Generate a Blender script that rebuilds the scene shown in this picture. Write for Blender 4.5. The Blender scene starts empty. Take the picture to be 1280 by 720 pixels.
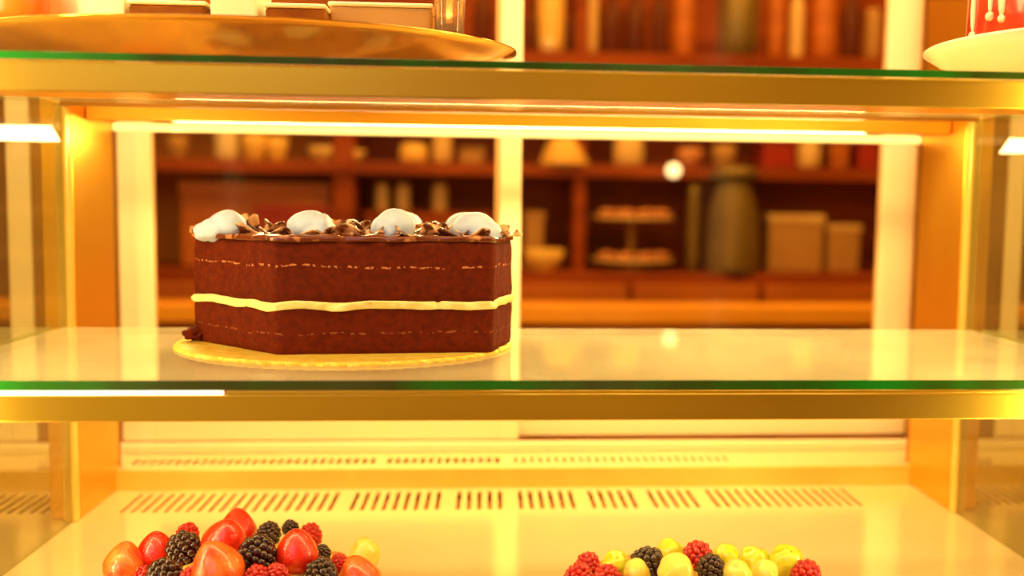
import bpy, bmesh, math, random
from mathutils import Vector, Matrix, noise
random.seed(7)
sc = bpy.context.scene
COL = sc.collection
PI = math.pi

# ------------------------------------------------------------------ camera
F = 1250.0
YAW, PITCH, ROLL = math.radians(-1.37), math.radians(-4.80), -0.0115
K = 0.045                       # the counter front is not quite square to its sides
CAMM = Matrix.Rotation(YAW, 4, 'Z') @ Matrix.Rotation(PI/2 + PITCH, 4, 'X') @ Matrix.Rotation(-ROLL, 4, 'Z')
cam_d = bpy.data.cameras.new('camera'); cam = bpy.data.objects.new('camera', cam_d); COL.objects.link(cam)
cam.matrix_world = CAMM
cam_d.sensor_width = 36; cam_d.lens = 36*F/1280; cam_d.clip_start = .02
cam_d.dof.use_dof = True; cam_d.dof.focus_distance = .90; cam_d.dof.aperture_fstop = 2.2
sc.camera = cam
R3 = CAMM.to_3x3()
def ray(px, py): return R3 @ Vector(((px-640)/F, -(py-360)/F, -1))
def P(px, py, v):               # point on the upright plane v of the counter
    d = ray(px, py); t = v/(d.y - K*d.x); return d*t
def G(px, py, z):               # point on the level plane z
    d = ray(px, py); return d*(z/d.z)
def Uu(px, v, py=300): return P(px, py, v).x
def Zz(py, v, px=640): return P(px, py, v).z

# ------------------------------------------------------------------ materials
def nodes_of(name):
    m = bpy.data.materials.new(name); m.use_nodes = True
    nt = m.node_tree; nt.nodes.clear()
    return m, nt, nt.nodes, nt.links
def rgba(c): return (c[0], c[1], c[2], 1)
def mat(name, c1, c2=None, scale=20, rough=.5, metal=0, bump=0, bscale=None, stretch=(1,1,1), spec=.5, sss=0, emit=0, coat=0, thr=(.35,.65)):
    m, nt, N, L = nodes_of(name)
    o = N.new('ShaderNodeOutputMaterial'); b = N.new('ShaderNodeBsdfPrincipled'); L.new(b.outputs[0], o.inputs[0])
    tc = N.new('ShaderNodeTexCoord'); mp = N.new('ShaderNodeMapping'); mp.inputs['Scale'].default_value = stretch
    L.new(tc.outputs['Object'], mp.inputs[0])
    n = N.new('ShaderNodeTexNoise'); n.inputs['Scale'].default_value = scale; n.inputs['Detail'].default_value = 4
    L.new(mp.outputs[0], n.inputs['Vector'])
    r = N.new('ShaderNodeValToRGB'); r.color_ramp.elements[0].position = thr[0]; r.color_ramp.elements[1].position = thr[1]
    r.color_ramp.elements[0].color = rgba(c1); r.color_ramp.elements[1].color = rgba(c2 or c1)
    L.new(n.outputs[0], r.inputs[0]); L.new(r.outputs[0], b.inputs['Base Color'])
    b.inputs['Roughness'].default_value = rough; b.inputs['Metallic'].default_value = metal
    b.inputs['Specular IOR Level'].default_value = spec
    if sss: b.inputs['Subsurface Weight'].default_value = sss; b.inputs['Subsurface Scale'].default_value = .01
    if coat: b.inputs['Coat Weight'].default_value = coat; b.inputs['Coat Roughness'].default_value = .08
    if emit: b.inputs['Emission Color'].default_value = rgba(c1); b.inputs['Emission Strength'].default_value = emit
    if bump:
        n2 = N.new('ShaderNodeTexNoise'); n2.inputs['Scale'].default_value = bscale or scale*3; n2.inputs['Detail'].default_value = 5
        L.new(mp.outputs[0], n2.inputs['Vector'])
        bp = N.new('ShaderNodeBump'); bp.inputs['Strength'].default_value = bump; bp.inputs['Distance'].default_value = .004
        L.new(n2.outputs[0], bp.inputs['Height']); L.new(bp.outputs[0], b.inputs['Normal'])
    return m
def glass_mat(name, tint, gloss=(1,1,1), rough=.02, haze=0, haze_col=(1,.9,.6), ior=1.5):
    """thin clear glass: see-through with angle-dependent reflection and a painted-in pale film"""
    m, nt, N, L = nodes_of(name)
    o = N.new('ShaderNodeOutputMaterial'); t = N.new('ShaderNodeBsdfTransparent'); t.inputs[0].default_value = rgba(tint)
    g = N.new('ShaderNodeBsdfGlossy'); g.inputs['Color'].default_value = rgba(gloss); g.inputs['Roughness'].default_value = rough
    fr = N.new('ShaderNodeFresnel'); fr.inputs[0].default_value = ior
    mx = N.new('ShaderNodeMixShader'); geo = N.new('ShaderNodeNewGeometry')
    fm = N.new('ShaderNodeMath'); fm.operation = 'SUBTRACT'; fm.inputs[0].default_value = 1; L.new(geo.outputs['Backfacing'], fm.inputs[1])
    fx = N.new('ShaderNodeMath'); fx.operation = 'MULTIPLY'; L.new(fr.outputs[0], fx.inputs[0]); L.new(fm.outputs[0], fx.inputs[1])
    L.new(fx.outputs[0], mx.inputs[0])
    d = N.new('ShaderNodeBsdfDiffuse'); d.inputs[0].default_value = rgba(haze_col)  # diffuse share imitates bright hazy reflections on the glass
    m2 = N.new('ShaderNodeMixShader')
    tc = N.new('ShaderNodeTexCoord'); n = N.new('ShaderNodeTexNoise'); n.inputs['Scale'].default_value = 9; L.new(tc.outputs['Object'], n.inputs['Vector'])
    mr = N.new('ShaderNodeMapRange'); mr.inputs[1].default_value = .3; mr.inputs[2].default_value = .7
    mr.inputs[3].default_value = haze*.75; mr.inputs[4].default_value = haze*1.25; L.new(n.outputs[0], mr.inputs[0])
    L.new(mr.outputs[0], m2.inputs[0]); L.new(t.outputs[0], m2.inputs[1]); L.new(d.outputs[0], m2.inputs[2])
    L.new(m2.outputs[0], mx.inputs[1]); L.new(g.outputs[0], mx.inputs[2]); L.new(mx.outputs[0], o.inputs[0])
    return m
M = {}
M['pane'] = glass_mat('door_glass', (.96,.90,.80), ior=1.07, rough=.12)
M['side_glass'] = glass_mat('side_glass', (.79,.80,.66), haze=.03, ior=1.3, haze_col=(1,.78,.3))
M['shelf_top'] = glass_mat('shelf_glass', (.93,.95,.86), haze=.36, haze_col=(1,.95,.62), rough=.05, ior=1.35)
M['edge'] = mat('green_glass_edge', (.025,.055,.004), (.004,.21,.014), scale=2.2, thr=(.42,.62), rough=.12, coat=.6, stretch=(3,1,1))
M['steel'] = mat('satin_brass_steel', (.76,.55,.07), (.70,.45,.05), scale=3, rough=.30, metal=1, bump=.03, bscale=300, stretch=(.2,1,6))
M['brass'] = mat('orange_brass_panel', (.95,.52,.05), (.90,.44,.03), scale=4, rough=.34, metal=.85, bump=.03, bscale=120, stretch=(1,1,.3))
M['brass_dark'] = mat('dull_brass', (.42,.19,.02), (.34,.14,.01), scale=6, rough=.4, metal=.7)
M['cream'] = mat('cream_lacquer', (.93,.76,.46), (.90,.72,.42), scale=3, rough=.4)
M['deck'] = mat('pale_gold_deck', (.95,.78,.42), (.92,.72,.34), scale=2, rough=.13, metal=.40, bump=.02, bscale=60)
M['riser'] = mat('golden_riser', (.98,.68,.17), (.94,.60,.13), scale=3, rough=.25, metal=.4)
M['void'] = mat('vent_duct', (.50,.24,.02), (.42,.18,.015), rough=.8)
M['lamp'] = mat('warm_light_strip', (1,.80,.28), rough=.5, emit=1.05)
M['lamp_white'] = mat('white_light_strip', (1,.93,.72), rough=.5, emit=2.0)
M['glint'] = mat('glint_glow', (1,.85,.45), rough=.5, emit=3)  # glow for a highlight that is modelled as a globe
M['cabinet'] = mat('counter_body', (.20,.08,.02), (.16,.06,.015), scale=5, rough=.5, stretch=(1,1,6))

def sponge_mat(name, zl, vis=.8, c1=(.130,.0135,.0008), c2=(.090,.009,.0007)):
    """dark cake crumb with one thin broken pale line of jam at height zl"""
    m = mat(name, c2, c1, scale=160, rough=.8, bump=.4, bscale=260, spec=.12)
    nt = m.node_tree; N, L = nt.nodes, nt.links
    b = next(n for n in N if n.type == 'BSDF_PRINCIPLED'); src = b.inputs['Base Color'].links[0].from_socket
    tc = N.new('ShaderNodeTexCoord'); s = N.new('ShaderNodeSeparateXYZ'); L.new(tc.outputs['Object'], s.inputs[0])
    n = N.new('ShaderNodeTexNoise'); n.inputs['Scale'].default_value = 25; L.new(tc.outputs['Object'], n.inputs['Vector'])
    def op(o, a, bb):
        x = N.new('ShaderNodeMath'); x.operation = o
        for i, q in enumerate((a, bb)):
            if isinstance(q, (int, float)): x.inputs[i].default_value = q
            else: L.new(q, x.inputs[i])
        return x.outputs[0]
    wob = op('MULTIPLY', op('SUBTRACT', n.outputs[0], .5), .010)
    dz = op('ABSOLUTE', op('SUBTRACT', op('ADD', s.outputs[2], wob), zl), 0)
    line = op('LESS_THAN', dz, .0009)
    n2 = N.new('ShaderNodeTexNoise'); n2.inputs['Scale'].default_value = 230; L.new(tc.outputs['Object'], n2.inputs['Vector'])
    k = op('MULTIPLY', line, op('GREATER_THAN', n2.outputs[0], .54))
    k = op('MULTIPLY', k, vis)
    mx = N.new('ShaderNodeMix'); mx.data_type = 'RGBA'; L.new(k, mx.inputs[0]); L.new(src, mx.inputs[6]); mx.inputs[7].default_value = (.62,.24,.09,1)
    L.new(mx.outputs[2], b.inputs['Base Color'])
    return m
M['icing'] = mat('yellow_cream_filling', (1,.88,.38), (.98,.78,.26), scale=80, rough=.5, bump=.4, bscale=150)
M['glaze'] = mat('chocolate_glaze', (.13,.018,.004), (.55,.22,.08), scale=70, rough=.22, bump=.5, bscale=90, coat=.4, thr=(.55,.68))  # pale second colour paints highlights into the glaze
M['curl'] = mat('chocolate_curl', (.13,.025,.006), (.90,.50,.24), scale=85, rough=.25, bump=.5, bscale=160, coat=.5, thr=(.47,.60))  # salmon second colour paints in highlights along the curls
M['whip'] = mat('whipped_cream', (.56,.70,1.0), (.50,.62,.92), scale=60, rough=.5, bump=.25, bscale=70, sss=.1)  # blue in the base stands in for cool light on white cream
M['board'] = mat('gold_foil_board', (1,.80,.16), (.95,.62,.06), scale=90, rough=.38, metal=.35, bump=.7, bscale=120)
M['platter'] = mat('polished_gold_platter', (.80,.45,.09), (.74,.38,.07), scale=3, rough=.13, metal=1)
M['china'] = mat('cream_china', (.95,.90,.66), (.93,.87,.60), scale=3, rough=.22, coat=.3)
M['redcake'] = mat('red_glaze', (.62,.05,.015), (.42,.02,.01), scale=30, rough=.2, coat=.5)
M['drip'] = mat('pale_icing_drip', (.95,.86,.62), (.9,.78,.5), scale=40, rough=.3)
M['choc'] = mat('chocolate_cake_side', (.26,.085,.005), (.2,.055,.004), scale=50, rough=.6, spec=.1)
M['fondant'] = mat('cream_fondant', (.95,.88,.58), (.90,.80,.48), scale=12, rough=.4)
M['orange_icing'] = mat('orange_icing', (.75,.22,.02), (.55,.12,.01), scale=20, rough=.3)
M['tumbler'] = glass_mat('tumbler_glass', (.80,.62,.35), haze=.12, rough=.03)
M['rasp'] = mat('raspberry_red', (.62,.006,.003), (.36,.003,.003), scale=60, rough=.18, coat=.5, sss=.05)
M['straw'] = mat('strawberry_red', (.72,.008,.003), (.80,.03,.006), scale=1.2, rough=.18, coat=.7, bump=.3, bscale=9)
M['straw_pale'] = mat('orange_strawberry', (.78,.045,.005), (.86,.20,.02), scale=1.0, rough=.2, coat=.6, bump=.3, bscale=9)
M['black'] = mat('blackberry_black', (.018,.003,.002), (.04,.006,.003), scale=2, rough=.15, coat=.6)
M['grape'] = mat('green_grape', (.62,.66,.02), (.75,.72,.06), scale=1.5, rough=.2, coat=.5, sss=.1)
M['grape_pale'] = mat('pale_grape', (.80,.74,.16), (.82,.66,.10), scale=1.5, rough=.25, coat=.4, sss=.2)
M['stem'] = mat('brown_stem_end', (.16,.08,.01), rough=.7)
M['crust'] = mat('baked_crust', (.62,.30,.07), (.45,.19,.03), scale=60, rough=.6, bump=.5)
M['custard'] = mat('custard', (.88,.62,.16), (.80,.50,.10), scale=30, rough=.3)
M['wood'] = mat('dark_red_wood', (.36,.075,.005), (.22,.038,.002), scale=3, rough=.5, spec=.2, stretch=(1,1,7))
M['wood2'] = mat('brown_wood', (.60,.19,.008), (.42,.11,.005), scale=3, rough=.45, stretch=(1,1,6))
M['counter_top'] = mat('amber_counter_top', (1.0,.50,.03), (.90,.40,.02), scale=4, rough=.3)
M['wallp'] = mat('ochre_wall', (.62,.26,.012), (.50,.17,.01), scale=2.5, rough=.7)
M['floorm'] = mat('brown_tile_floor', (.16,.07,.02), (.11,.05,.015), scale=2, rough=.4)
M['ceil'] = mat('warm_ceiling', (.5,.32,.12), (.45,.28,.1), scale=2, rough=.8)
M['jar'] = mat('pale_ceramic', (.85,.62,.24), (.78,.54,.18), scale=8, rough=.3)
M['jar_white'] = mat('white_ceramic', (.92,.80,.48), (.86,.72,.38), scale=8, rough=.3)
M['tan'] = mat('tan_card', (.52,.30,.08), (.44,.24,.06), scale=6, rough=.6)
M['khaki'] = mat('khaki_metal', (.24,.17,.03), (.18,.12,.02), scale=6, rough=.35, metal=.3)
M['redbox'] = mat('red_tin', (.42,.03,.006), (.34,.02,.005), scale=6, rough=.35)
M['bottle'] = mat('brown_bottle', (.13,.03,.003), (.09,.018,.002), scale=6, rough=.3, spec=.2)
M['amber'] = mat('amber_shade', (.95,.66,.16), (.88,.56,.12), scale=5, rough=.4)
M['pinkline'] = mat('pink_pastry', (.72,.34,.14), (.50,.16,.04), scale=25, rough=.5)

# ------------------------------------------------------------------ mesh helpers
def link(name, bm, m, parent=None, smooth=False, bev=0, loc=None):
    bmesh.ops.recalc_face_normals(bm, faces=bm.faces)
    me = bpy.data.meshes.new(name); bm.to_mesh(me); bm.free()
    if loc is not None:
        me.transform(Matrix.Translation(-Vector(loc)))
    ms = m if isinstance(m, (list, tuple)) else [m]
    for q in ms: me.materials.append(q)
    o = bpy.data.objects.new(name, me); COL.objects.link(o)
    if loc is not None: o.location = loc
    if parent is not None:
        o.parent = parent
        if parent.parent is not None: pw = parent.parent.location + parent.location
        else: pw = parent.location
        o.location = o.location - pw
    if smooth:
        for p in me.polygons: p.use_smooth = True
    if bev:
        md = o.modifiers.new('bevel', 'BEVEL'); md.width = bev; md.segments = 2; md.limit_method = 'ANGLE'
    return o
def tag(o, label, cat, group=None, kind=None):
    if label: o['label'] = label
    if cat: o['category'] = cat
    if group: o['group'] = group
    if kind: o['kind'] = kind
    return o
def thing(name, loc, label, cat, group=None):
    o = bpy.data.objects.new(name, None); o.empty_display_size = .02; COL.objects.link(o); o.location = loc
    return tag(o, label, cat, group)
def cbox(bm, u0, u1, v0, v1, w0, w1):      # box in counter coordinates
    vs = [bm.verts.new((u, v+K*u, w)) for w in (w0, w1) for v in (v0, v1) for u in (u0, u1)]
    for f in ((0,1,3,2),(4,6,7,5),(0,4,5,1),(2,3,7,6),(0,2,6,4),(1,5,7,3)): bm.faces.new([vs[i] for i in f])
    return bm
def box(u0, u1, v0, v1, w0, w1): return cbox(bmesh.new(), u0, u1, v0, v1, w0, w1)
def lathe(prof, n=48, c=(0,0,0), sx=1, sy=1, bm=None, flute=0, nf=0):
    bm = bm or bmesh.new(); rings = []
    for r, z in prof:
        ring = []
        for i in range(n):
            a = 2*PI*i/n; rr = r*(1+flute*math.cos(nf*a))
            ring.append(bm.verts.new((c[0]+rr*sx*math.cos(a), c[1]+rr*sy*math.sin(a), c[2]+z)))
        rings.append(ring)
    for A, B in zip(rings, rings[1:]):
        for i in range(n): bm.faces.new((A[i], A[(i+1)%n], B[(i+1)%n], B[i]))
    if prof[0][0] > 1e-6: bm.faces.new(rings[0][::-1])
    if prof[-1][0] > 1e-6: bm.faces.new(rings[-1])
    bmesh.ops.remove_doubles(bm, verts=bm.verts, dist=1e-6)
    return bm
def blob(c, r, s=(1,1,1), sub=3, amp=.0, fr=1.5, seed=0, bm=None, rot=None):
    bm = bm or bmesh.new()
    vs = bmesh.ops.create_icosphere(bm, subdivisions=sub, radius=1)['verts']
    for v in vs:
        k = 1 + amp*noise.noise(v.co*fr + Vector((seed*7.1, seed*3.3, seed)))
        p = Vector((v.co.x*s[0], v.co.y*s[1], v.co.z*s[2]))*r*k
        if rot: p = rot @ p
        v.co = p + Vector(c)
    return bm

# ------------------------------------------------------------------ key measures (counter coordinates)
VF = .78
ZM = Zz(475.5, VF)              # top of middle glass shelf
TG = .0078
ZT = Zz(76.5, VF)                 # top of upper glass shelf (seen edge on, from below)
TT = .0058
VB = 1.11                       # back of the shelves
ZD = -.362                      # deck
VD = 1.352                      # sliding doors
UL = Uu(92, 1.136, 400); UR = Uu(1200, 1.136, 400)
LAB = None

case = thing('display_case', (0, 1.1, -1.15), 'warm lit pastry display counter with brass posts and cream sliding doors', 'display case')
def part(name, bm, m, par=case, bev=0, smooth=False, label=None):
    o = link(name, bm, m, par, smooth, bev)
    if label: o['label'] = label
    return o
# base cabinet and canopy
part('base_cabinet', box(-1.3, 1.45, .62, 1.40, -1.15, ZD-.06), M['cabinet'], bev=.004)
canopy = part('canopy', box(-1.3, 1.45, .86, 1.40, .50, .54), M['brass'], bev=.004)
part('light_tube', box(-1.2, 1.35, .90, .93, .485, .50), M['lamp'], canopy, bev=.003)
# deck with slots cut through it
SL0, SL1 = 1.163, 1.239
def slotted(u0, u1, v0, v1, s0, s1, w0, w1, slots, slant=0):
    bm = bmesh.new()
    cbox(bm, u0, u1, v0, s0, w0, w1); cbox(bm, u0, u1, s1, v1, w0, w1)
    cur = u0
    for a, b in slots:
        cbox(bm, cur, a, s0, s1, w0, w1); cur = b
    cbox(bm, cur, u1, s0, s1, w0, w1)
    return bm
slots = []; u = UL-.42; pitch = .0126
gap_px = [434, 566, 634, 728, 800, 872]
gaps = [Uu(g, 1.2, 624) for g in gap_px]
while u < UR+.35:
    inside = not (UR-.10 < u < UR+.02) and not (UL-.012 < u < UL+.025)
    if inside and all(abs(u+.0025-g) > .0062 for g in gaps): slots.append((u, u+.0052))
    u += pitch
part('deck', slotted(-1.28, 1.43, .64, 1.252, SL0, SL1, ZD-.003, ZD, slots), M['deck'])
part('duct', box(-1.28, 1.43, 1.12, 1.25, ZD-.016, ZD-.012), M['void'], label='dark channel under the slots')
ZL = -.3365
# upper ledge with a second row of slots
slots2 = []; u = Uu(176, 1.32, 578)
while u < Uu(622, 1.32, 578):
    if not (Uu(470,1.32,578) < u < Uu(479,1.32,578)): slots2.append((u, u+.0062))
    u += .0108
u = Uu(642, 1.32, 578)
while u < Uu(900, 1.32, 578):
    slots2.append((u, u+.0036)); u += .0108
part('ledge', slotted(-1.28, 1.43, 1.254, 1.352, 1.280, 1.308, ZL-.003, ZL, slots2), M['deck'])
part('riser', box(-1.28, 1.43, 1.2525, 1.2555, ZD-.02, ZL), M['riser'], bev=.0008)
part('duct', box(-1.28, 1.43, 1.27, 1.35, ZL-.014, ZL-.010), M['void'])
part('back_panel', box(-1.28, 1.43, 1.40, 1.403, -1.1, ZL-.03), M['cabinet'])
# door track
part('door_track', box(-1.28, 1.43, 1.336, 1.352, ZL+.0005, ZL+.012), M['cream'], bev=.001)

# posts along the side panes
def post(u0, u1, v0, v1, w0=ZD, w1=.5):
    p = part('post', box(u0, u1, v0, v1, w0, w1), M['brass'], bev=.002)
    return p
post(UL-.034, UL, 1.142, 1.262)
post(UR, UR+.034, 1.142, 1.262)
for s, uu in ((-1, UL), (1, UR)):
    a, b = (uu-.013, uu) if s < 0 else (uu, uu+.013)
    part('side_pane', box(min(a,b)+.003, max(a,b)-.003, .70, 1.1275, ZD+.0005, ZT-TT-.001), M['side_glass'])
    part('pane_profile', box(a, b, 1.128, 1.141, ZD, .5), M['riser'], bev=.001)
    c = uu-.030 if s < 0 else uu+.002
    part('post_trim', box(c, c+.028, 1.2625, 1.275, ZD+.02, .5), M['brass_dark'], bev=.001)

# sliding doors: stiles, rails, pane
ZB0, ZB1 = ZL+.0135, Zz(518, VD)
def door(px0, px1, s0, s1, label, v=VD, w_l=None):
    """outer edges px0..px1, stile inner edges s0, s1 (photograph columns at mid height)"""
    u0, u1, a, b = Uu(px0, v), Uu(px1, v), Uu(s0, v), Uu(s1, v)
    bm = bmesh.new()
    cbox(bm, u0, a, v, v+.018, ZB0, .49); cbox(bm, b, u1, v, v+.018, ZB0, .49)
    cbox(bm, a, b, v, v+.018, ZB0, ZB1); cbox(bm, a, b, v, v+.018, .45, .49)
    d = part('sliding_door', bm, M['cream'], bev=.0015); d['label'] = label
    part('pane', box(a, b, v+.007, v+.012, ZB1, .45), M['pane'], d)
    return d
door(148, 651, 190, 624, 'left sliding door with cream frame')
door(618, 1148, 650, 1100, 'right sliding door with cream frame', v=VD+.021)
door(-520, 40, -480, 10, 'sliding door of the bay at the far left')
door(1256, 1800, 1278, 1760, 'sliding door of the bay at the far right')
part('mullion', box(Uu(41, VD), Uu(147, VD), VD, VD+.03, ZL, .5), M['brass_dark'])
part('mullion', box(Uu(1149, VD), Uu(1255, VD), VD, VD+.03, ZL, .5), M['brass_dark'])
for uu in (UL+.004, UR-.016):  # unseen corner tubes, added to brighten the cake's side faces
    part('light_tube', box(uu, uu+.012, .715, .727, ZD+.002, .49), M['lamp'], bev=.002)
# lamp bar behind the upper shelf
ZB = Zz(142, 1.19); 
bar = part('lamp_bar', box(UL+.001, UR-.001, 1.18, 1.20, Zz(158.5,1.18), Zz(141,1.18)), M['brass'], bev=.0015)
part('light_tube', box(Uu(146, 1.28), Uu(1148, 1.28), 1.27, 1.285, Zz(171,1.27), Zz(162,1.27)), M['lamp'], bar, bev=.001)
part('shelf_ledge', box(UL+.001, UR-.001, 1.112, 1.122, ZT-TT-.004, ZT-TT), M['brass_dark'])

# front rails carrying the shelves
def rail(zs, ztop, zbot, tube_z, lamp):
    r = part('shelf_rail', box(-1.25, 1.40, VF+.004, VF+.012, zbot, ztop), M['steel'], bev=.0008)
    cbm = box(-1.25, 1.40, VF+.0125, VF+.030, zbot, zbot+.003)
    part('rail_flange', cbm, M['brass'], r, bev=.0005)
    part('light_tube', box(lamp[0], lamp[1], VF+.001, VF+.0038, tube_z-.0036, tube_z), M['lamp_white'], r, bev=.0005)
    return r
rail(ZM, ZM-TG-.0042, Zz(526, VF+.004), ZM-TG-.0002, (-1.2, Uu(276, VF)))
r2 = part('shelf_rail', box(-1.25, 1.40, VF+.004, VF+.012, Zz(124.5, VF+.004), ZT-TT-.0008), M['steel'], bev=.0008)
part('rail_flange', box(-1.25, 1.40, VF+.0125, VF+.05, Zz(124.5, VF+.004), Zz(124.5, VF+.004)+.002), M['brass'], r2)
part('rail_lip', box(Uu(276, VF)+.002, 1.40, VF+.001, VF+.0038, ZM-TG-.003, ZM-TG-.0008), M['steel'], bev=.0004)

# glass shelves: clear slab with ground green front edge
def shelf(name, z, t, label, u0, u1):
    s = thing(name, (0, VF, z-t), label, 'glass shelf')
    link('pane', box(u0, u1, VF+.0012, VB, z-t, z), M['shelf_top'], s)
    e = link('front_edge', box(u0, u1, VF-.0002, VF+.0010, z-t, z), M['edge'], s, bev=.0003); e['label'] = 'ground green edge'
    return s
shelf('glass_shelf', ZM, TG, 'lower glass shelf with a green front edge, under the chocolate cake', UL+.0005, UR-.0005)
shelf('glass_shelf', ZM, TG, 'lower glass shelf beyond the left side pane, empty', -1.2, UL-.0135)
shelf('glass_shelf', ZM, TG, 'lower glass shelf beyond the right side pane, empty', UR+.0135, 1.38)
shelf('glass_shelf', ZT, TT, 'upper glass shelf with a thin green edge, under the gold platter', -1.2, 1.38)

# ------------------------------------------------------------------ chocolate cake
zb = ZM + .0035
Lb, Rb, Fb = G(221, 431, ZM), G(637, 433, ZM), G(440, 459, ZM)
bc = Vector(((Lb.x+Rb.x)/2, (Lb.y+Rb.y)/2+.008, ZM)); rx = (Rb.x-Lb.x)/2; ry = bc.y-Fb.y
ry = min(ry, .145)
bcy = Fb.y + ry
bm = lathe([(0,0),(1,0),(1.0,.0018),(.985,.0032),(.93,.0034),(0,.0034)], n=480, c=(bc.x, bcy, ZM+.0002), sx=rx, sy=ry, flute=.012, nf=76)
o = link('cake_board', bm, M['board'], smooth=False, loc=(bc.x, bcy, ZM)); tag(o, 'round gold foil board with crimped rim under the chocolate cake', 'cake board')
A, B = G(345, 444, zb), G(616, 440.5, zb); Lv, Rv = G(241, 425, zb), G(640, 427, zb)
bk = .095
hexa = [A, B, Rv, Vector((B.x+.004, Rv.y+bk*.9, 0)), Vector((A.x+.01, Lv.y+bk*.8, 0)), Lv]
ZC = P(480, 296, A.y-K*A.x).z
cen = sum((Vector((h.x, h.y, 0)) for h in hexa), Vector())/6
def outline(step=.004, rc=.006):
    pts = []; n = len(hexa)
    for i in range(n):
        p0, p1, p2 = [Vector((hexa[(i+j-1)%n].x, hexa[(i+j-1)%n].y, 0)) for j in range(3)]
        a = p1+(p0-p1).normalized()*rc; b = p1+(p2-p1).normalized()*rc
        for t in (0, .25, .5, .75, 1): pts.append((1-t)**2*a+2*t*(1-t)*p1+t*t*b)
        nb = p2+(p1-p2).normalized()*rc; m = int((nb-b).length/step)
        for j in range(1, m): pts.append(b.lerp(nb, j/m))
    return pts
OUT = outline()
def layer(z0, z1, inset0=0, inset1=0, nz=8, amp=.0008, fr=60, seed=0, wav=0, capamp=0):
    bm = bmesh.new(); rings = []
    for k in range(nz+1):
        t = k/nz; z = z0+(z1-z0)*t; ins = inset0+(inset1-inset0)*t
        if k == 0 or k == nz: ins += .0008
        ring = []
        for p in OUT:
            d = (cen-p).normalized()
            q = p+d*ins; q = q + d*amp*noise.noise(Vector((q.x*fr, q.y*fr, z*fr+seed)))*2
            ring.append(bm.verts.new((q.x, q.y, z+wav*noise.noise(Vector((q.x*30, q.y*30, seed+3.3))))))
        rings.append(ring)
    n = len(OUT)
    for a, b in zip(rings, rings[1:]):
        for i in range(n): bm.faces.new((a[i], a[(i+1)%n], b[(i+1)%n], b[i]))
    for rg, z, top in ((rings[0], z0, 0), (rings[-1], z1, 1)):
        prev = rg
        for s in (.9, .75, .55, .3):
            nr = []
            for i, p in enumerate(OUT):
                q = cen.lerp(p, s); nr.append(bm.verts.new((q.x, q.y, z+(capamp*noise.noise(Vector((q.x*45, q.y*45, seed))) if top else 0))))
            for i in range(n): bm.faces.new((prev[i], prev[(i+1)%n], nr[(i+1)%n], nr[i]))
            prev = nr
        c = bm.verts.new((cen.x, cen.y, z))
        for i in range(n): bm.faces.new((prev[i], prev[(i+1)%n], c))
    return bm
dA = A.y-K*A.x
za, zb2, zc2 = Zz(388, dA, 480), Zz(379.5, dA, 480), Zz(303, dA, 480)
cake = thing('chocolate_cake', (cen.x, cen.y, zb), 'dark chocolate layer cake with yellow cream line and white cream dollops', 'cake')
M['sp1'] = sponge_mat('dark_sponge_lower', Zz(419, dA, 480), .25); M['sp2'] = sponge_mat('dark_sponge_upper', Zz(334, dA, 480))
link('lower_sponge', layer(zb, za, .001, 0, seed=1, wav=.0), M['sp1'], cake, True)
link('cream_filling', layer(za-.0006, zb2+.0006, -.0022, -.0022, nz=6, amp=.0022, fr=130, seed=2, wav=.003), M['icing'], cake, True)
link('upper_sponge', layer(zb2, zc2, 0, .001, seed=3), M['sp2'], cake, True)
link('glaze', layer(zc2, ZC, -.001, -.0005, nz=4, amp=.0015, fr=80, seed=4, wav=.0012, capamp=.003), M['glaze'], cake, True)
# thick corner ridge of chocolate at the right edge
def curl_bm(c, r, h, tilt, seed):
    """a wavy chocolate shaving, rolled at one edge"""
    bm = bmesh.new(); n, m = 22, 5; rows = []
    for j in range(m):
        t = j/(m-1); row = []
        for i in range(n):
            a = 2*PI*i/n*(.86)+seed
            rr = r*(.35+.65*t)*(1+.22*noise.noise(Vector((math.cos(a)*2, math.sin(a)*2, seed))))
            z = h*(t**1.5)*(.55+.45*math.sin(a*3+seed))+.001
            row.append(bm.verts.new((c[0]+rr*math.cos(a), c[1]+rr*math.sin(a)*.8, c[2]+z)))
        rows.append(row)
    for a, b in zip(rows, rows[1:]):
        for i in range(n-1): bm.faces.new((a[i], a[i+1], b[i+1], b[i]))
    return bm
def cz(px, py, v): 
    p = P(px, py, v); return p
random.seed(3)
curls = [(252,293,.985,.012,.007),(262,296,.985,.016,.008),(300,284,.99,.020,.020),(358,288,1.0,.022,.014),(435,287,1.0,.024,.015),(462,287,.97,.018,.014),(535,287,.97,.022,.014),(640,303,.985,.010,.004),(312,290,.965,.019,.012),(330,291,.985,.020,.013),(345,294,.94,.016,.008),(420,292,.93,.020,.010),(450,291,.94,.024,.013),
         (435,291,.98,.022,.015),(522,291,.935,.022,.013),(545,292,.96,.020,.012),(566,293,.94,.018,.009),(588,292,.925,.018,.010),(610,290,.945,.022,.013),
         (624,294,.96,.018,.012),(632,300,.975,.013,.008),(380,295,.93,.018,.006),(480,294,.925,.018,.006),(295,292,1.02,.02,.012),(400,288,1.03,.022,.012),(520,288,1.03,.022,.012),(600,290,1.02,.02,.012)]
for i, (px, py, v, r, h) in enumerate(curls):
    p = P(px, py, v)
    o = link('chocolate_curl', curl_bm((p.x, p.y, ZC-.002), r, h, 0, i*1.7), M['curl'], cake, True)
    md = o.modifiers.new('thickness', 'SOLIDIFY'); md.thickness = .0018; md.offset = 0
    md = o.modifiers.new('round', 'SUBSURF'); md.levels = 1; md.render_levels = 1
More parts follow.
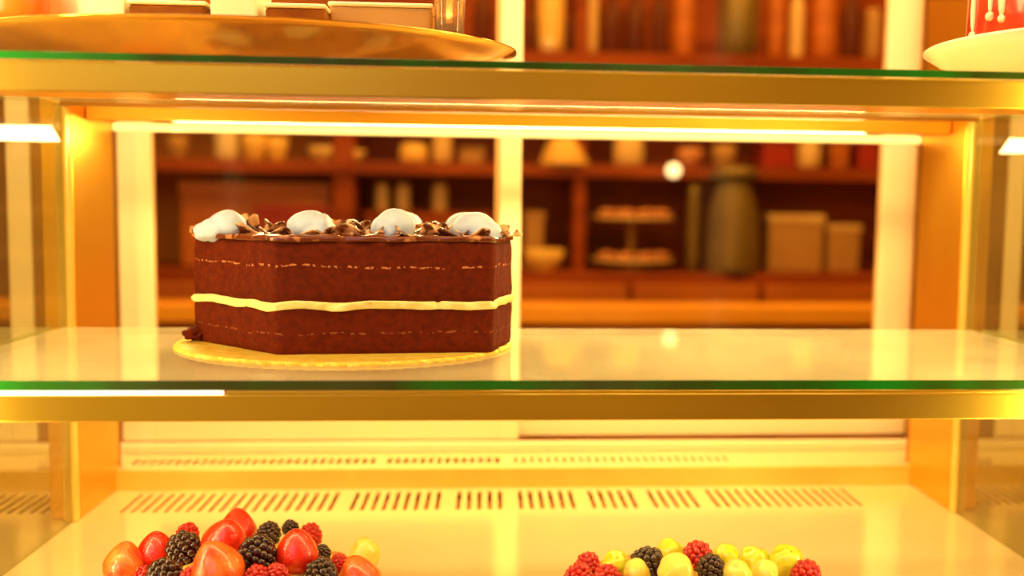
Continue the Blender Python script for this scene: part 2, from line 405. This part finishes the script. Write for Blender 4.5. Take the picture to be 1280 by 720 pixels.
def dollop(px, pytop, pxw, v, seed, extra=()):
    p = P(px, pytop, v); rr = pxw/2*v/F; h = p.z-ZC+.004
    bm = bmesh.new()
    blob((p.x, p.y, ZC-.004+h*.42), rr*.97, (1, .9, h*.60/rr), amp=.06, fr=1.6, seed=seed, bm=bm, sub=4)
    for dx, dz, s in extra: blob((p.x+dx, p.y-.004, ZC-.004+h*.42+dz), rr*s, (1,.9,.85), amp=.15, fr=1.8, seed=seed+5, bm=bm, sub=4)
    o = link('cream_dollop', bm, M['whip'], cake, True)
    md = o.modifiers.new('merge', 'REMESH'); md.mode = 'VOXEL'; md.voxel_size = .0011; md.use_smooth_shade = True
    o['label'] = 'white whipped cream dollop'
dollop(284, 262, 46, .965, 1, [(-.020, -.006, .60), (-.010, -.004, .78)])
dollop(386, 263, 55, .95, 2, [(.008, -.003, .85)])
dollop(494, 261, 51, .95, 3, [(-.005, -.003, .9)])
dollop(593, 265, 56, .95, 4, [(.010, -.007, .85)])
dollop(506, 265, 46, 1.02, 6); dollop(582, 266, 52, 1.02, 7)
q0 = G(233, 427, zb)
link('crumb', blob((q0.x+.006, q0.y+.004, zb+.007), .009, (1.1,1,.7), amp=.4, fr=2.5, seed=3, sub=4), M['sp1'], cake, True)

# ------------------------------------------------------------------ gold platter (upper left)
zp = ZT + .0003
dc, rzy = .985, .195
zr = P(640, 66, dc+.0).z
vt = P(646, 68, dc); zr = vt.z
pcx = -.245; prx = vt.x-pcx; pcy = dc + K*vt.x
# front of the rim reaches py 15
yf = zr/ (Zz(15, .78, 200)/.78); rzy = pcy - yf
H = zr-zp
prof = [(0,.0),(.40,0),(.43,.0008),(.56,.006),(.72,.017),(.86,.029),(.95,.0375),(1.0,.0425),(1.0,.0440),(.985,.0445),(.93,.0395),(.80,.0285),(.66,.018),(.52,.009),(.40,.005),(0,.005)]
prof = [(r, z*H/.0425) for r, z in prof]
plat = link('cake_platter', lathe(prof, n=128, c=(pcx, pcy, zp), sx=prx, sy=rzy), M['platter'], smooth=True, loc=(pcx, pcy, zp))
tag(plat, 'large oval polished gold platter on the upper shelf, holding small cakes', 'platter')
zin = zp+.005*H/.0425
def surf(x, y):
    q = min(1, math.hypot((x-pcx)/prx, (y-pcy)/rzy)); k = H/.0425
    pts = [(0,.005),(.40,.005),(.52,.009),(.66,.018),(.80,.0285),(.93,.0395),(1,.0445)]
    for (a, b), (c, d) in zip(pts, pts[1:]):
        if q <= c: return zp+(b+(d-b)*(q-a)/(c-a))*k
def sweet(name, px0, px1, pytop, v, depth, m, top_m, label, cat, bev=.003, topt=.004):
    a, b = P(px0 , 5, v), P(px1, 5, v); zt = P((px0+px1)/2, pytop, v).z
    y = a.y; zin = max(surf(xx, yy) for xx in (a.x, b.x) for yy in (y, y+depth))+.0008; zt = max(zt, zin+.012)
    t = thing(name, ((a.x+b.x)/2, y+depth/2, zin), label, cat)
    link('cake_body', box(a.x, b.x, y-K*a.x, y-K*a.x+depth, zin+.0003, zt-topt), m, t, bev=bev)
    link('icing_top', box(a.x-.001, b.x+.001, y-K*a.x-.001, y-K*a.x+depth+.001, zt-topt, zt), top_m, t, bev=.0015)
sweet('small_cake', 42, 156, -38, .93, .07, M['fondant'], M['fondant'], 'pale cream iced square cake at the left on the gold platter', 'small cake')
sweet('small_cake', 160, 256, 0, .925, .06, M['choc'], M['fondant'], 'chocolate square cake with thin cream top on the gold platter', 'small cake')
sweet('small_cake', 262, 322, -30, .925, .06, M['fondant'], M['fondant'], 'narrow pale cream cake right of the square chocolate cake on the platter', 'small cake')
sweet('small_cake', 331, 406, 4, .925, .05, M['choc'], M['fondant'], 'low chocolate slice with cream top beside the long tan slice', 'small cake')
sweet('small_cake', 411, 540, 3, .95, .04, M['tan'], M['fondant'], 'long tan sponge slice with cream top near the right of the platter', 'small cake')
# orange iced bun and glass tumbler
p = P(16, 10, .90); bm = lathe([(0,0),(.022,0),(.028,.01),(.030,.03),(.026,.045),(.014,.054),(0,.056)], c=(p.x, p.y, surf(p.x-.028, p.y-.02)))
o = link('iced_bun', bm, M['orange_icing'], smooth=True, loc=(p.x,p.y,zin)); tag(o, 'round orange iced bun at the far left of the gold platter', 'bun')
p = P(562, 10, .955); zl_ = zp+.022
bm = lathe([(0,0),(.011,0),(.013,.012),(.0145,.05),(.0155,.06),(.0145,.06),(.0130,.012),(.011,.003),(0,.003)], c=(p.x, p.y, surf(p.x+.011, p.y)+.0005))
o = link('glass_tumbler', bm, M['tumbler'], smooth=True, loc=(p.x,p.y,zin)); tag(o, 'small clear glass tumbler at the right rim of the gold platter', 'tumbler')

# ------------------------------------------------------------------ white plate with red cake (upper right)
pl = P(1174, 57, .90); r = .135
pc = Vector((pl.x+r, pl.y+K*r+.0, ZT)); zr = pl.z
h = zr-ZT
prof = [(0,0),(.42,0),(.45,.03),(.60,.16),(.80,.50),(.93,.80),(1,.97),(1.0,1.03),(.985,1.06),(.92,.90),(.78,.60),(.60,.33),(.45,.22),(0,.22)]
o = link('cake_plate', lathe([(a*r, z*h) for a, z in prof], n=96, c=(pc.x, pc.y, ZT+.0003)), M['china'], smooth=True, loc=(pc.x, pc.y, ZT))
tag(o, 'round cream china plate at the right end of the upper shelf', 'plate')
q = P(1206, 20, .93); rc = pc.x-q.x
rc = max(.05, min(rc, .11)); z0 = ZT+.66*h+.0012
t = thing('red_cake', (pc.x, pc.y, z0), 'round red glazed cake with pale icing drips on the cream plate', 'cake')
link('cake_body', lathe([(0,0),(rc-.003,0),(rc,.003),(rc,.062),(rc-.005,.068),(0,.069)], n=80, c=(pc.x, pc.y, z0)), M['redcake'], t, True)
bm = bmesh.new()
for i in range(26):
    a = -PI/2 - 1.6 + i*.21 + random.uniform(-.09,.09); ln = random.uniform(.030,.056)
    cx, cy = pc.x+(rc+.0005)*math.cos(a), pc.y+(rc+.0005)*math.sin(a)
    blob((cx, cy, z0+.068-ln/2), 1, (random.uniform(.002,.004),.003,ln/2), sub=2, bm=bm); blob((cx, cy, z0+.068-ln), random.uniform(.003,.0045), sub=2, bm=bm)
lathe([(0,.0),(rc-.002,.0),(rc+.001,.002),(rc-.003,.005),(0,.006)], n=80, c=(pc.x,pc.y,z0+.066), bm=bm)
link('icing', bm, M['drip'], t, True)

# ------------------------------------------------------------------ fruit tarts on the deck
def raspberry_mesh(r, s=(1,1,1.15), nd=46, dr=.27, seed=0, hollow=True):
    bm = bmesh.new(); rnd = random.Random(seed)
    blob((0,0,0), r*.86, s, sub=2, bm=bm)
    for i in range(nd):
        z = 1-2*(i+.5)/nd; a = i*2.39996; q = math.sqrt(max(0, 1-z*z))
        k = 1+rnd.uniform(-.05,.05)
        blob((q*math.cos(a)*r*.82*s[0]*k, q*math.sin(a)*r*.82*s[1]*k, z*r*.82*s[2]*k), r*dr*rnd.uniform(.9,1.1), sub=2, bm=bm)
    return bm
def berry_mesh(kind):
    if kind == 'raspberry': bm = raspberry_mesh(1, nd=70, dr=.225, seed=1)
    elif kind == 'blackberry': bm = raspberry_mesh(1, (1,1,1.1), nd=64, dr=.235, seed=2)
    elif kind in ('strawberry', 'strawberry_pale'):
        bm = bmesh.new(); vs = bmesh.ops.create_icosphere(bm, subdivisions=4, radius=1)['verts']
        for v in vs:
            z = v.co.z; k = (1-.30*max(0, z))*(1+.03*noise.noise(v.co*2))
            v.co = Vector((v.co.x*k, v.co.y*k, z*1.15))
            # seed pits
            pit = noise.cell(v.co*6)
    else:
        bm = bmesh.new(); blob((0,0,0), 1, (1,1,1.12), sub=4, amp=.16, bm=bm)
    me = bpy.data.meshes.new(kind); bm.to_mesh(me); bm.free()
    for p_ in me.polygons: p_.use_smooth = True
    me.materials.append({'raspberry':M['rasp'],'blackberry':M['black'],'strawberry':M['straw'],'strawberry_pale':M['straw_pale'],'grape':M['grape'],'pale_grape':M['grape_pale']}[kind])
    return me
BM = {k: berry_mesh(k) for k in ('raspberry','blackberry','strawberry','strawberry_pale','grape','pale_grape')}
bm = blob((0,0,1.04), .16, (1,1,.5), sub=2); stem_me = bpy.data.meshes.new('stem_end'); bm.to_mesh(stem_me); bm.free(); stem_me.materials.append(M['stem'])
NAMES = {'strawberry_pale':'strawberry','pale_grape':'grape'}
def tart(cx, cy, r, topz, label):
    t = thing('fruit_tart', (cx, cy, ZD), label, 'tart')
    link('crust', lathe([(0,0),(.86*r,0),(1.0*r,.018),(1.03*r,.020),(1.0*r,.0225),(.94*r,.022),(.90*r,.016),(0,.016)], n=200, c=(cx,cy,ZD+.0004), flute=.018, nf=36), M['crust'], t, True)
    hh = topz-ZD-.0165
    link('custard', lathe([(0,.0)]+[(.89*r*math.cos(a), hh*math.sin(a)) for a in [i*PI/2/9 for i in range(9)]]+[(0,hh)], n=64, c=(cx,cy,ZD+.0165)), M['custard'], t, True)
    return (cx, cy, r*.89, topz, hh)
def put(dome, px, py, size_px, kind, label, tilt=0, spin=0, group=None, dv=0):
    """rest one fruit on the dome of custard: march along the sight line until it touches"""
    cx, cy, r, tz, hh = dome; d = ray(px, py).normalized(); best = None
    t = .70
    while t < 1.25:
        q = d*t; rr = size_px/2*t/F
        hx, hy, hz = (q.x-cx)/(r+rr*.75), (q.y-cy)/(r+rr*.75), (q.z-(ZD+.0165))/(hh+rr*.75)
        f = hx*hx+hy*hy+hz*hz
        if f <= 1: best = (q, rr); break
        if best is None or f < best[2]: best = (q, rr, f)
        t += .002
    q, rr = best[0], best[1]
    o = bpy.data.objects.new(NAMES.get(kind, kind), BM[kind]); COL.objects.link(o)
    o.location = q; o.scale = (rr,)*3; o.rotation_euler = (tilt, random.uniform(-.35,.35), spin)
    tag(o, label, NAMES.get(kind, kind), group)
    return o, rr
c1 = G(300, 735, ZD); 
D1 = tart(-.206, .872, .101, Zz(690, .89, 300), 'round fruit tart piled with red and black berries, left on the deck')
L = [
 (155,706,46,'strawberry_pale','pale orange strawberry with yellow tip, leftmost on the berry tart'),
 (195,690,44,'strawberry','red strawberry at the left shoulder of the berry tart, above a blackberry'),
 (230,688,40,'blackberry','blackberry between two red strawberries at the upper left of the berry tart'),
 (207,722,42,'blackberry','blackberry cut by the frame below the left red strawberry'),
 (235,668,26,'raspberry','small raspberry peeping behind the upper left blackberry'),
 (281,678,54,'strawberry','large red strawberry with pale sheen near the top of the berry tart'),
 (297,662,44,'strawberry','red strawberry at the very top of the berry tart'),
 (272,712,62,'strawberry_pale','biggest strawberry, orange red, at the front of the berry tart'),
 (322,694,44,'blackberry','blackberry right of the biggest orange red strawberry'),
 (336,668,28,'blackberry','small frosted blackberry near the top right of the berry tart'),
 (363,661,20,'blackberry','tiny dark berry on the skyline of the berry tart, right of its top'),
 (371,690,50,'strawberry','glossy red strawberry right of the middle of the berry tart'),
 (388,670,28,'raspberry','orange red raspberry behind the glossy strawberry on the right'),
 (403,692,20,'blackberry','small dark berry at the right shoulder of the berry tart'),
 (424,706,24,'raspberry','small raspberry between the dark berry and the yellow grape'),
 (401,720,40,'blackberry','blackberry cut by the frame, right of the glossy strawberry'),
 (449,726,54,'strawberry_pale','orange strawberry at the lower right of the berry tart'),
 (456,692,34,'pale_grape','pale yellow grape at the right end of the berry tart'),
 (322,724,32,'raspberry','pinkish raspberry at the bottom between blackberries on the berry tart'),
 (180,722,26,'raspberry','small raspberry low beside the pale orange strawberry'),
 (345,722,30,'raspberry','raspberry cut by the frame under the glossy strawberry'),
 (240,726,30,'raspberry','raspberry at the frame edge left of the biggest strawberry'),
]
for px, py, s, k, lab in L: put(D1, px, py, s, k, lab, tilt=random.uniform(-.5,.3), spin=random.uniform(0,6), group='fruit on the berry tart')
D2 = tart(.180, .850, .104, Zz(712, .87, 865), 'round fruit tart topped with green grapes and berries, right on the deck')
L = [
 (735,707,30,'raspberry','dark raspberry, uppermost at the left end of the grape tart'),
 (724,726,38,'raspberry','raspberry cut by the frame at the far left of the grape tart'),
 (760,726,36,'raspberry','raspberry cut by the frame below the leftmost green grape'),
 (771,707,34,'grape','leftmost green grape on the grape tart'),
 (797,716,32,'pale_grape','pale grape left of the large blackberry'),
 (809,705,40,'blackberry','large blackberry left of the middle of the grape tart'),
 (836,691,32,'grape','highest green grape, right above the large blackberry'),
 (872,697,36,'raspberry','bright red raspberry at the top middle of the grape tart'),
 (846,716,44,'pale_grape','large pale grape in front between the two blackberries'),
 (889,712,34,'blackberry','smaller blackberry below the bright red raspberry'),
 (908,698,32,'grape','green grape just right of the bright red raspberry'),
 (942,703,36,'grape','green grape in the middle of the right half of the grape tart'),
 (920,718,34,'pale_grape','pale grape low between two green grapes'),
 (957,718,32,'pale_grape','pale grape low in front of the big green grape'),
 (984,705,42,'grape','big green grape near the right end of the grape tart'),
 (1007,721,36,'raspberry','raspberry at the right end of the grape tart'),
]
for px, py, s, k, lab in L:
    o, rr = put(D2, px, py, s, k, lab, tilt=random.uniform(.5,1.2) if 'grape' in k else random.uniform(-.4,.4), spin=random.uniform(-.6,.6), group='fruit on the grape tart')
    if k == 'grape':
        st = bpy.data.objects.new('stem_end', stem_me); COL.objects.link(st); st.parent = o

# ------------------------------------------------------------------ the room behind the counter
VW = 3.10
def struct(name, bm, m, bev=0):
    o = link(name, bm, m, bev=bev); o['kind'] = 'structure'; return o
struct('floor', box(-3.2, 3.2, -2.5, 3.75, -1.2, -1.1501), M['floorm'])
struct('wall_back', box(-3.2, 3.2, 3.70, 3.75, -1.15, 1.7), M['wallp'])
struct('wall_left', box(-3.25, -3.2, 1.2, 3.70, -1.15, 1.7), M['wallp'])
struct('wall_right', box(3.2, 3.25, 1.2, 3.70, -1.15, 1.7), M['wallp'])
struct('ceiling', box(-3.2, 3.2, 1.3, 3.75, 1.7, 1.75), M['ceil'])

V2 = 2.9
def Z2(py, v=V2, px=640): return Zz(py, v, px)
# back cabinet: carcass with boards, uprights, back panel
cab = thing('wall_cabinet', (0, 3.3, -1.15), 'dark red wooden wall cabinet with open shelves behind the counter', 'cabinet')
UA, UB = Uu(120, V2), Uu(1250, V2)
UM = Uu(430, V2); UM2 = Uu(712, V2)
link('back_panel', box(UA, UB, 3.22, 3.24, -1.14, 1.1), M['wood'], cab)
sh_lo_top = Z2(338); sh_mid_top = Z2(205); sh_up_top = Z2(64)
link('lining', box(UA+.01, UM-.03, 3.205, 3.219, sh_lo_top, 1.1), M['wallp'], cab)
link('base_unit', box(UA, UB, 2.80, 3.22, -1.14, sh_lo_top), M['wood'], cab, bev=.004)
for z, th in ((sh_mid_top, .035), (sh_up_top, .05)):
    link('shelf_board', box(UA, UB, 2.88, 3.22, z-th, z), M['wood'], cab, bev=.003)
for u0, w in ((UA-.03, .03), (UM-.03, .06), (Uu(716,V2), .035), (UB, .03)):
    link('upright', box(u0, u0+w, 2.89, 3.22, sh_lo_top, 1.1), M['wood'], cab, bev=.003)
for i in range(7):
    a = UA+(UB-UA)*i/7+.01; b = UA+(UB-UA)*(i+1)/7-.01
    d = link('drawer', box(a, b, 2.785, 2.80, sh_lo_top-.17, sh_lo_top-.03), M['wood2'], cab, bev=.004)
    lab = (a+b)/2
    link('knob', blob((lab, 2.775+K*lab, sh_lo_top-.10), .014, sub=3), M['brass'], d, True)
# service counter between case and cabinet: amber top edge
zct = Z2(382, 2.1); 
sv = thing('service_counter', (0, 2.3, -1.15), 'amber topped service counter behind the sliding doors', 'counter')
link('counter_top', box(-1.5, 1.7, 2.10, 2.20, zct-.038, zct), M['counter_top'], sv, bev=.004)
link('counter_body', box(-1.48, 1.68, 2.13, 2.19, -1.14, zct-.035), M['wood2'], sv, bev=.004)
for i in range(6):
    a = -1.44+i*.52; d = link('door', box(a, a+.50, 2.118, 2.13, -1.05, zct-.06), M['wood2'], sv, bev=.004)
    link('handle', box(a+.22, a+.28, 2.105, 2.118, zct-.10, zct-.088), M['brass'], d, bev=.002)

def base(px, pyb, v, z): 
    p = P(px, pyb, v); return Vector((p.x, p.y, z))
def pot(name, px, w, pytop, z, v, m, label, cat, prof=None, lid=None, grp=None):
    p = P(px, pytop, v); r = w/2*v/F; h = p.z-z; c = (p.x, p.y, z+.0006)
    pr = prof or [(0,0),(.80,0),(.95,.06),(1,.25),(1,.75),(.85,.90),(.80,1),(0,1)]
    pr = [(a*r, b*h) for a, b in pr]
    if lid:
        t = thing(name, c, label, cat, grp)
        link('body', lathe(pr, n=32, c=c), m, t, True)
        link('lid', lathe([(0,h*.99),(.9*r,h*.99),(.92*r,h*1.06),(.5*r,h*1.12),(0,h*1.13)], n=32, c=c), lid, t, True)
    else:
        o = link(name, lathe(pr, n=32, c=c), m, smooth=True, loc=c); tag(o, label, cat, grp)
def crate(name, px0, px1, pytop, z, v, m, label, cat, depth=.12, lidm=None, grp=None):
    a, b = P(px0, pytop, v), P(px1, pytop, v); h = a.z-z
    t = thing(name, ((a.x+b.x)/2, a.y+depth/2, z), label, cat, grp)
    link('body', box(a.x, b.x, v, v+depth, z+.0006, z+h*.86), m, t, bev=.005)
    link('lid', box(a.x-.004, b.x+.004, v-.004, v+depth+.004, z+h*.86, z+h), lidm or m, t, bev=.004)
cup = [(0,0),(.62,0),(.70,.05),(.92,.5),(1,1),(.95,1),(.86,.5),(.62,.10),(0,.10)]
bowl = [(0,0),(.45,0),(.5,.08),(.85,.45),(1,1),(.95,1),(.78,.48),(.4,.14),(0,.12)]
shade = [(0,0),(1,0),(1,.05),(.82,.55),(.6,.9),(.45,1),(0,1)]
bott = [(0,0),(.95,0),(1,.04),(1,.60),(.85,.70),(.38,.82),(.34,.96),(.42,.97),(.42,1),(0,1)]
zs, v = sh_mid_top, 2.93
pot('cup', 222, 26, 170, zs, v, M['tan'], 'blurred tan cup at the far left of the middle shelf', 'cup', cup)
pot('jar', 283, 28, 160, zs, v, M['jar_white'], 'blurred white jar at the left of the middle shelf, beside yellow cups', 'jar')
pot('cup', 318, 30, 168, zs, v, M['amber'], 'yellow cup just right of the white jar on the middle shelf', 'cup', cup)
pot('cup', 346, 28, 172, zs, v, M['amber'], 'yellow cup second to the right of the white jar', 'cup', cup)
pot('bowl', 404, 38, 184, zs, v, M['jar'], 'small tan bowl on the middle shelf above the cake', 'bowl', bowl)
pot('bowl', 440, 34, 188, zs, v, M['jar'], 'low tan bowl just left of the shining yellow pot', 'bowl', bowl)
pot('pot', 517, 34, 180, zs, v, M['amber'], 'bright yellow pot on the middle shelf, above the jars', 'pot')
pot('jar', 553, 24, 160, zs, v, M['jar'], 'tan jar between the yellow pot and the centre stile', 'jar')
crate('box', 575, 605, 184, zs, v, M['tan'], 'small tan box on the middle shelf beside the centre stile', 'box')
pot('lamp_shade', 706, 62, 172, zs, v, M['amber'], 'wide pale yellow shade at the left of the right hand door', 'lampshade', shade)
pot('jar', 786, 38, 170, zs, v, M['jar'], 'broad tan jar right of the pale yellow shade', 'jar')
pot('cup', 862, 34, 186, zs, v, M['pinkline'], 'pinkish cup on the middle shelf above the tiered tray', 'cup', cup)
pot('cup', 905, 30, 182, zs, v, M['tan'], 'tan cup above the tall khaki urn', 'cup', cup)
crate('tin', 955, 995, 176, zs, v, M['redbox'], 'red tin on the middle shelf at the right', 'tin')
pot('jar', 1012, 28, 172, zs, v, M['jar'], 'tan jar just right of the red tin', 'jar')
crate('box', 1040, 1062, 176, zs, v, M['wood2'], 'brown box on the middle shelf right of the tan jar', 'box')
crate('tin', 1075, 1100, 174, zs, v, M['redbox'], 'dark red tin at the right end of the middle shelf', 'tin')
# lower compartment
zs = sh_lo_top; 
# small jars on a riser block behind the cake
crate('crate', 455, 615, 264, zs, 2.95, M['wood'], 'dark wooden crate under the row of three pale jars', 'crate', depth=.2)
zz = P(455, 264, 2.95).z
for px, nm in ((478,'leftmost'), (504,'middle'), (550,'rightmost')):
    pot('jar', px, 17 if px != 550 else 19, 232, zz, 2.99, M['jar'], nm + ' of three pale jars seen above the cake', 'jar', lid=M['tan'], grp='pale jars on the dark crate')
crate('cabinet_box', 225, 412, 226, zs, 2.97, M['wood2'], 'wide orange brown chest seen left of the cake', 'chest', depth=.2)
crate('tin', 318, 428, 256, zs, 2.93, M['redbox'], 'crimson tin behind the cream dollops of the chocolate cake', 'tin', depth=.03)
# tiered tray with pastries
def tray(z, px0, px1, v, label, stem):
    a, b = P(px0, 300, v), P(px1, 300, v); c = ((a.x+b.x)/2, (a.y+b.y)/2+.10, z); r = (b.x-a.x)/2
    t = thing('cake_stand', c, label, 'cake stand')
    zt1 = P(795, 326, v).z; zt2 = P(795, 272, v).z
    for q in (zt1, zt2): link('tier', lathe([(0,q-z-.006),(r,q-z-.006),(r*1.02,q-z+.004),(r*.98,q-z+.002),(0,q-z)], n=48, c=c), M['jar'], t, True)
    link('stem', lathe([(0,0),(r*.5,0),(r*.45,.006),(.012,.012),(.010,zt2-z+.02),(0,zt2-z+.02)], n=24, c=c), M['tan'], t, True)
    return c, r, zt1, zt2
c, r, z1, z2 = tray(sh_lo_top, 742, 848, 2.86, 'two tier cake stand in the dark cabinet behind the right door', True)
for zt_, nm in ((z1, 'lower'), (z2, 'upper')):
    for i in range(4):
        a = -PI/2 + (i-1.5)*.62; x, y = c[0]+r*.78*math.cos(a), c[1]+r*.78*math.sin(a)
        o = link('pastry', blob((x, y, zt_+.012), .028, (1.1,.9,.45), amp=.2, seed=i, sub=3), M['pinkline'], smooth=True, loc=(x, y, zt_))
        tag(o, ('leftmost','second','third','rightmost')[i]+' pinkish pastry on the '+nm+' tier of the cake stand', 'pastry', 'pastries on the cake stand')
pot('urn', 918, 66, 222, zs, 2.86, M['khaki'], 'tall khaki urn in the middle of the right door view', 'urn', [(0,0),(1,0),(1,.06),(.97,.45),(.88,.70),(.62,.92),(.60,1),(0,1)], lid=M['khaki'])
pot('canister', 868, 16, 232, zs, 2.90, M['khaki'], 'slim khaki canister left of the tall khaki urn', 'canister')
crate('box', 962, 1030, 268, zs, 2.90, M['tan'], 'larger tan box right of the tall khaki urn', 'box', lidm=M['jar'])
crate('box', 1036, 1076, 281, zs, 2.92, M['tan'], 'smaller tan box at the right end of the cabinet', 'box', lidm=M['jar'])
pot('bowl', 680, 52, 312, zs, 2.86, M['amber'], 'yellow bowl at the lower left of the right door view', 'bowl', bowl)
crate('box', 656, 680, 264, zs, 2.97, M['tan'], 'small tan box behind the yellow bowl', 'box')
# bright highlight built as a glowing globe on an added bracket
pp = P(842, 213, 2.80)
t = thing('glint_globe', (pp.x, pp.y+.11, pp.z), 'small round bright highlight under the middle shelf, built as a glowing globe', 'lamp')
link('globe', blob(pp, .0195, sub=4), M['glint'], t, True)
bm = bmesh.new(); bmesh.ops.create_cone(bm, segments=16, radius1=.005, radius2=.005, depth=.09, cap_ends=True)
bmesh.ops.transform(bm, matrix=Matrix.Translation((pp.x, pp.y+.06, pp.z))@Matrix.Rotation(PI/2, 4, 'X'), verts=bm.verts)
link('bracket', bm, M['brass_dark'], t, True)
# upper shelf: bottles and jars
zs = sh_up_top; v = 2.94
ups = [(664,20,4,'bottle',bott,'bottle','brown bottle at the far left of the upper shelf'),
 (690,34,-30,'amber',None,'jar','large pale yellow jar on the upper shelf, by the centre stile'),
 (718,22,8,'bottle',bott,'bottle','brown bottle between the two yellow jars'),
 (738,20,-20,'jar',None,'jar','narrow tan jar right of the second brown bottle'),
 (765,26,-12,'bottle',bott,'bottle','brown bottle just right of the narrow tan jar'),
 (795,28,-14,'bottle',bott,'bottle','brown bottle with a broad body left of the middle of the upper shelf'),
 (826,22,-20,'bottle',bott,'bottle','brown bottle second to the left of the khaki jug'),
 (856,26,-16,'wood2',None,'jar','brown jar left of the khaki jug on the upper shelf'),
 (925,50,-30,'khaki',None,'jug','wide khaki jug in the middle of the upper shelf'),
 (972,20,-25,'wood2',None,'jar','slim brown jar right of the khaki jug'),
 (998,17,-24,'jar',bott,'bottle','slim pale bottle on the upper shelf at the right'),
 (1032,30,-10,'wood2',None,'jar','brown jar right of the slim pale bottle'),
 (1066,26,-22,'bottle',bott,'bottle','brown bottle near the right end of the upper shelf'),
 (1092,20,12,'tan',None,'jar','small tan jar at the right end of the upper shelf'),
 (604,24,-20,'bottle',bott,'bottle','brown bottle seen between the platter tip and the centre stile')]
for px, w, top, m, pr, cat, lab in ups: pot(cat, px, w, top, zs, v, M[m], lab, cat, pr)
pot('cup', 687, 16, 61-12, zs, 2.90, M['jar_white'], 'tiny white cup at the front edge of the upper shelf', 'cup', cup)

# ------------------------------------------------------------------ light
WARM = (1, .72, .29); 
def area(name, loc, rot, sx, sy, e, c=WARM):
    l = bpy.data.lights.new(name, 'AREA'); l.shape = 'RECTANGLE'; l.size = sx; l.size_y = sy; l.energy = e; l.color = c
    o = bpy.data.objects.new(name, l); COL.objects.link(o); o.location = loc; o.rotation_euler = rot; return o
area('canopy_light', (.04, .93, .478), (math.radians(8),0,0), 2.2, .12, 14)
area('canopy_light_rear', (.04, 1.22, .478), (0,0,0), 2.2, .08, 7)
area('rear_bar_light', (.04, 1.26, Zz(175,1.27)), (math.radians(-35),0,0), .86, .03, 6.0)
area('middle_rail_light', (.04, VF+.035, Zz(527, VF)), (math.radians(20),0,0), 2.0, .02, 2.1)
area('upper_rail_light', (.04, VF+.06, Zz(124,VF)-.004), (math.radians(25),0,0), 2.0, .02, 1.6)
for uu, sg in ((UL+.02, -1), (UR-.02, 1)):  # fill lights added out of view for the sides of the cake
    area('corner_fill', (uu, .722, .0), (math.radians(90), 0, math.radians(52*sg)), .02, .8, 3.5)
area('room_light', (.2, 2.6, 1.6), (math.radians(-5),0,0), 3.5, .8, 46, (1,.52,.11))
area('room_front_light', (.2, 1.75, 1.3), (math.radians(50),0,0), 2.5, .4, 30, (1,.52,.11))
area('cool_front_fill', (-.9, -1.3, 1.1), (math.radians(62),0,math.radians(-25)), 1.8, 1.2, 15, (.74,.84,1))  # unseen cool area light added on the customer side for the cream

w = bpy.data.worlds.new('world'); sc.world = w; w.use_nodes = True
N, Lk = w.node_tree.nodes, w.node_tree.links; N.clear()
o = N.new('ShaderNodeOutputWorld'); bg = N.new('ShaderNodeBackground'); Lk.new(bg.outputs[0], o.inputs[0])
tc = N.new('ShaderNodeTexCoord'); n = N.new('ShaderNodeTexNoise'); n.inputs['Scale'].default_value = 2.6; n.inputs['Detail'].default_value = 2
mp = N.new('ShaderNodeMapping'); mp.inputs['Scale'].default_value = (1.5,1.5,.35); mp.inputs['Location'].default_value = (1.7,.3,0)
Lk.new(tc.outputs['Generated'], mp.inputs[0]); Lk.new(mp.outputs[0], n.inputs['Vector'])
r = N.new('ShaderNodeValToRGB'); e = r.color_ramp.elements
e[0].position = .36; e[0].color = (.16,.05,.006,1); e[1].position = .66; e[1].color = (1.0,.62,.15,1)
x = e.new(.50); x.color = (.50,.20,.03,1)
Lk.new(n.outputs[0], r.inputs[0]); Lk.new(r.outputs[0], bg.inputs[0]); bg.inputs[1].default_value = 1.35

vs = sc.view_settings
sc.display_settings.display_device = 'sRGB'
vs.view_transform = 'Standard'; vs.look = 'None'; vs.exposure = -.27; vs.gamma = 1; vs.use_curve_mapping = False
sc.cycles.max_bounces = 10; sc.cycles.transparent_max_bounces = 16; sc.cycles.use_denoising = True
sc.cycles.sample_clamp_indirect = 4
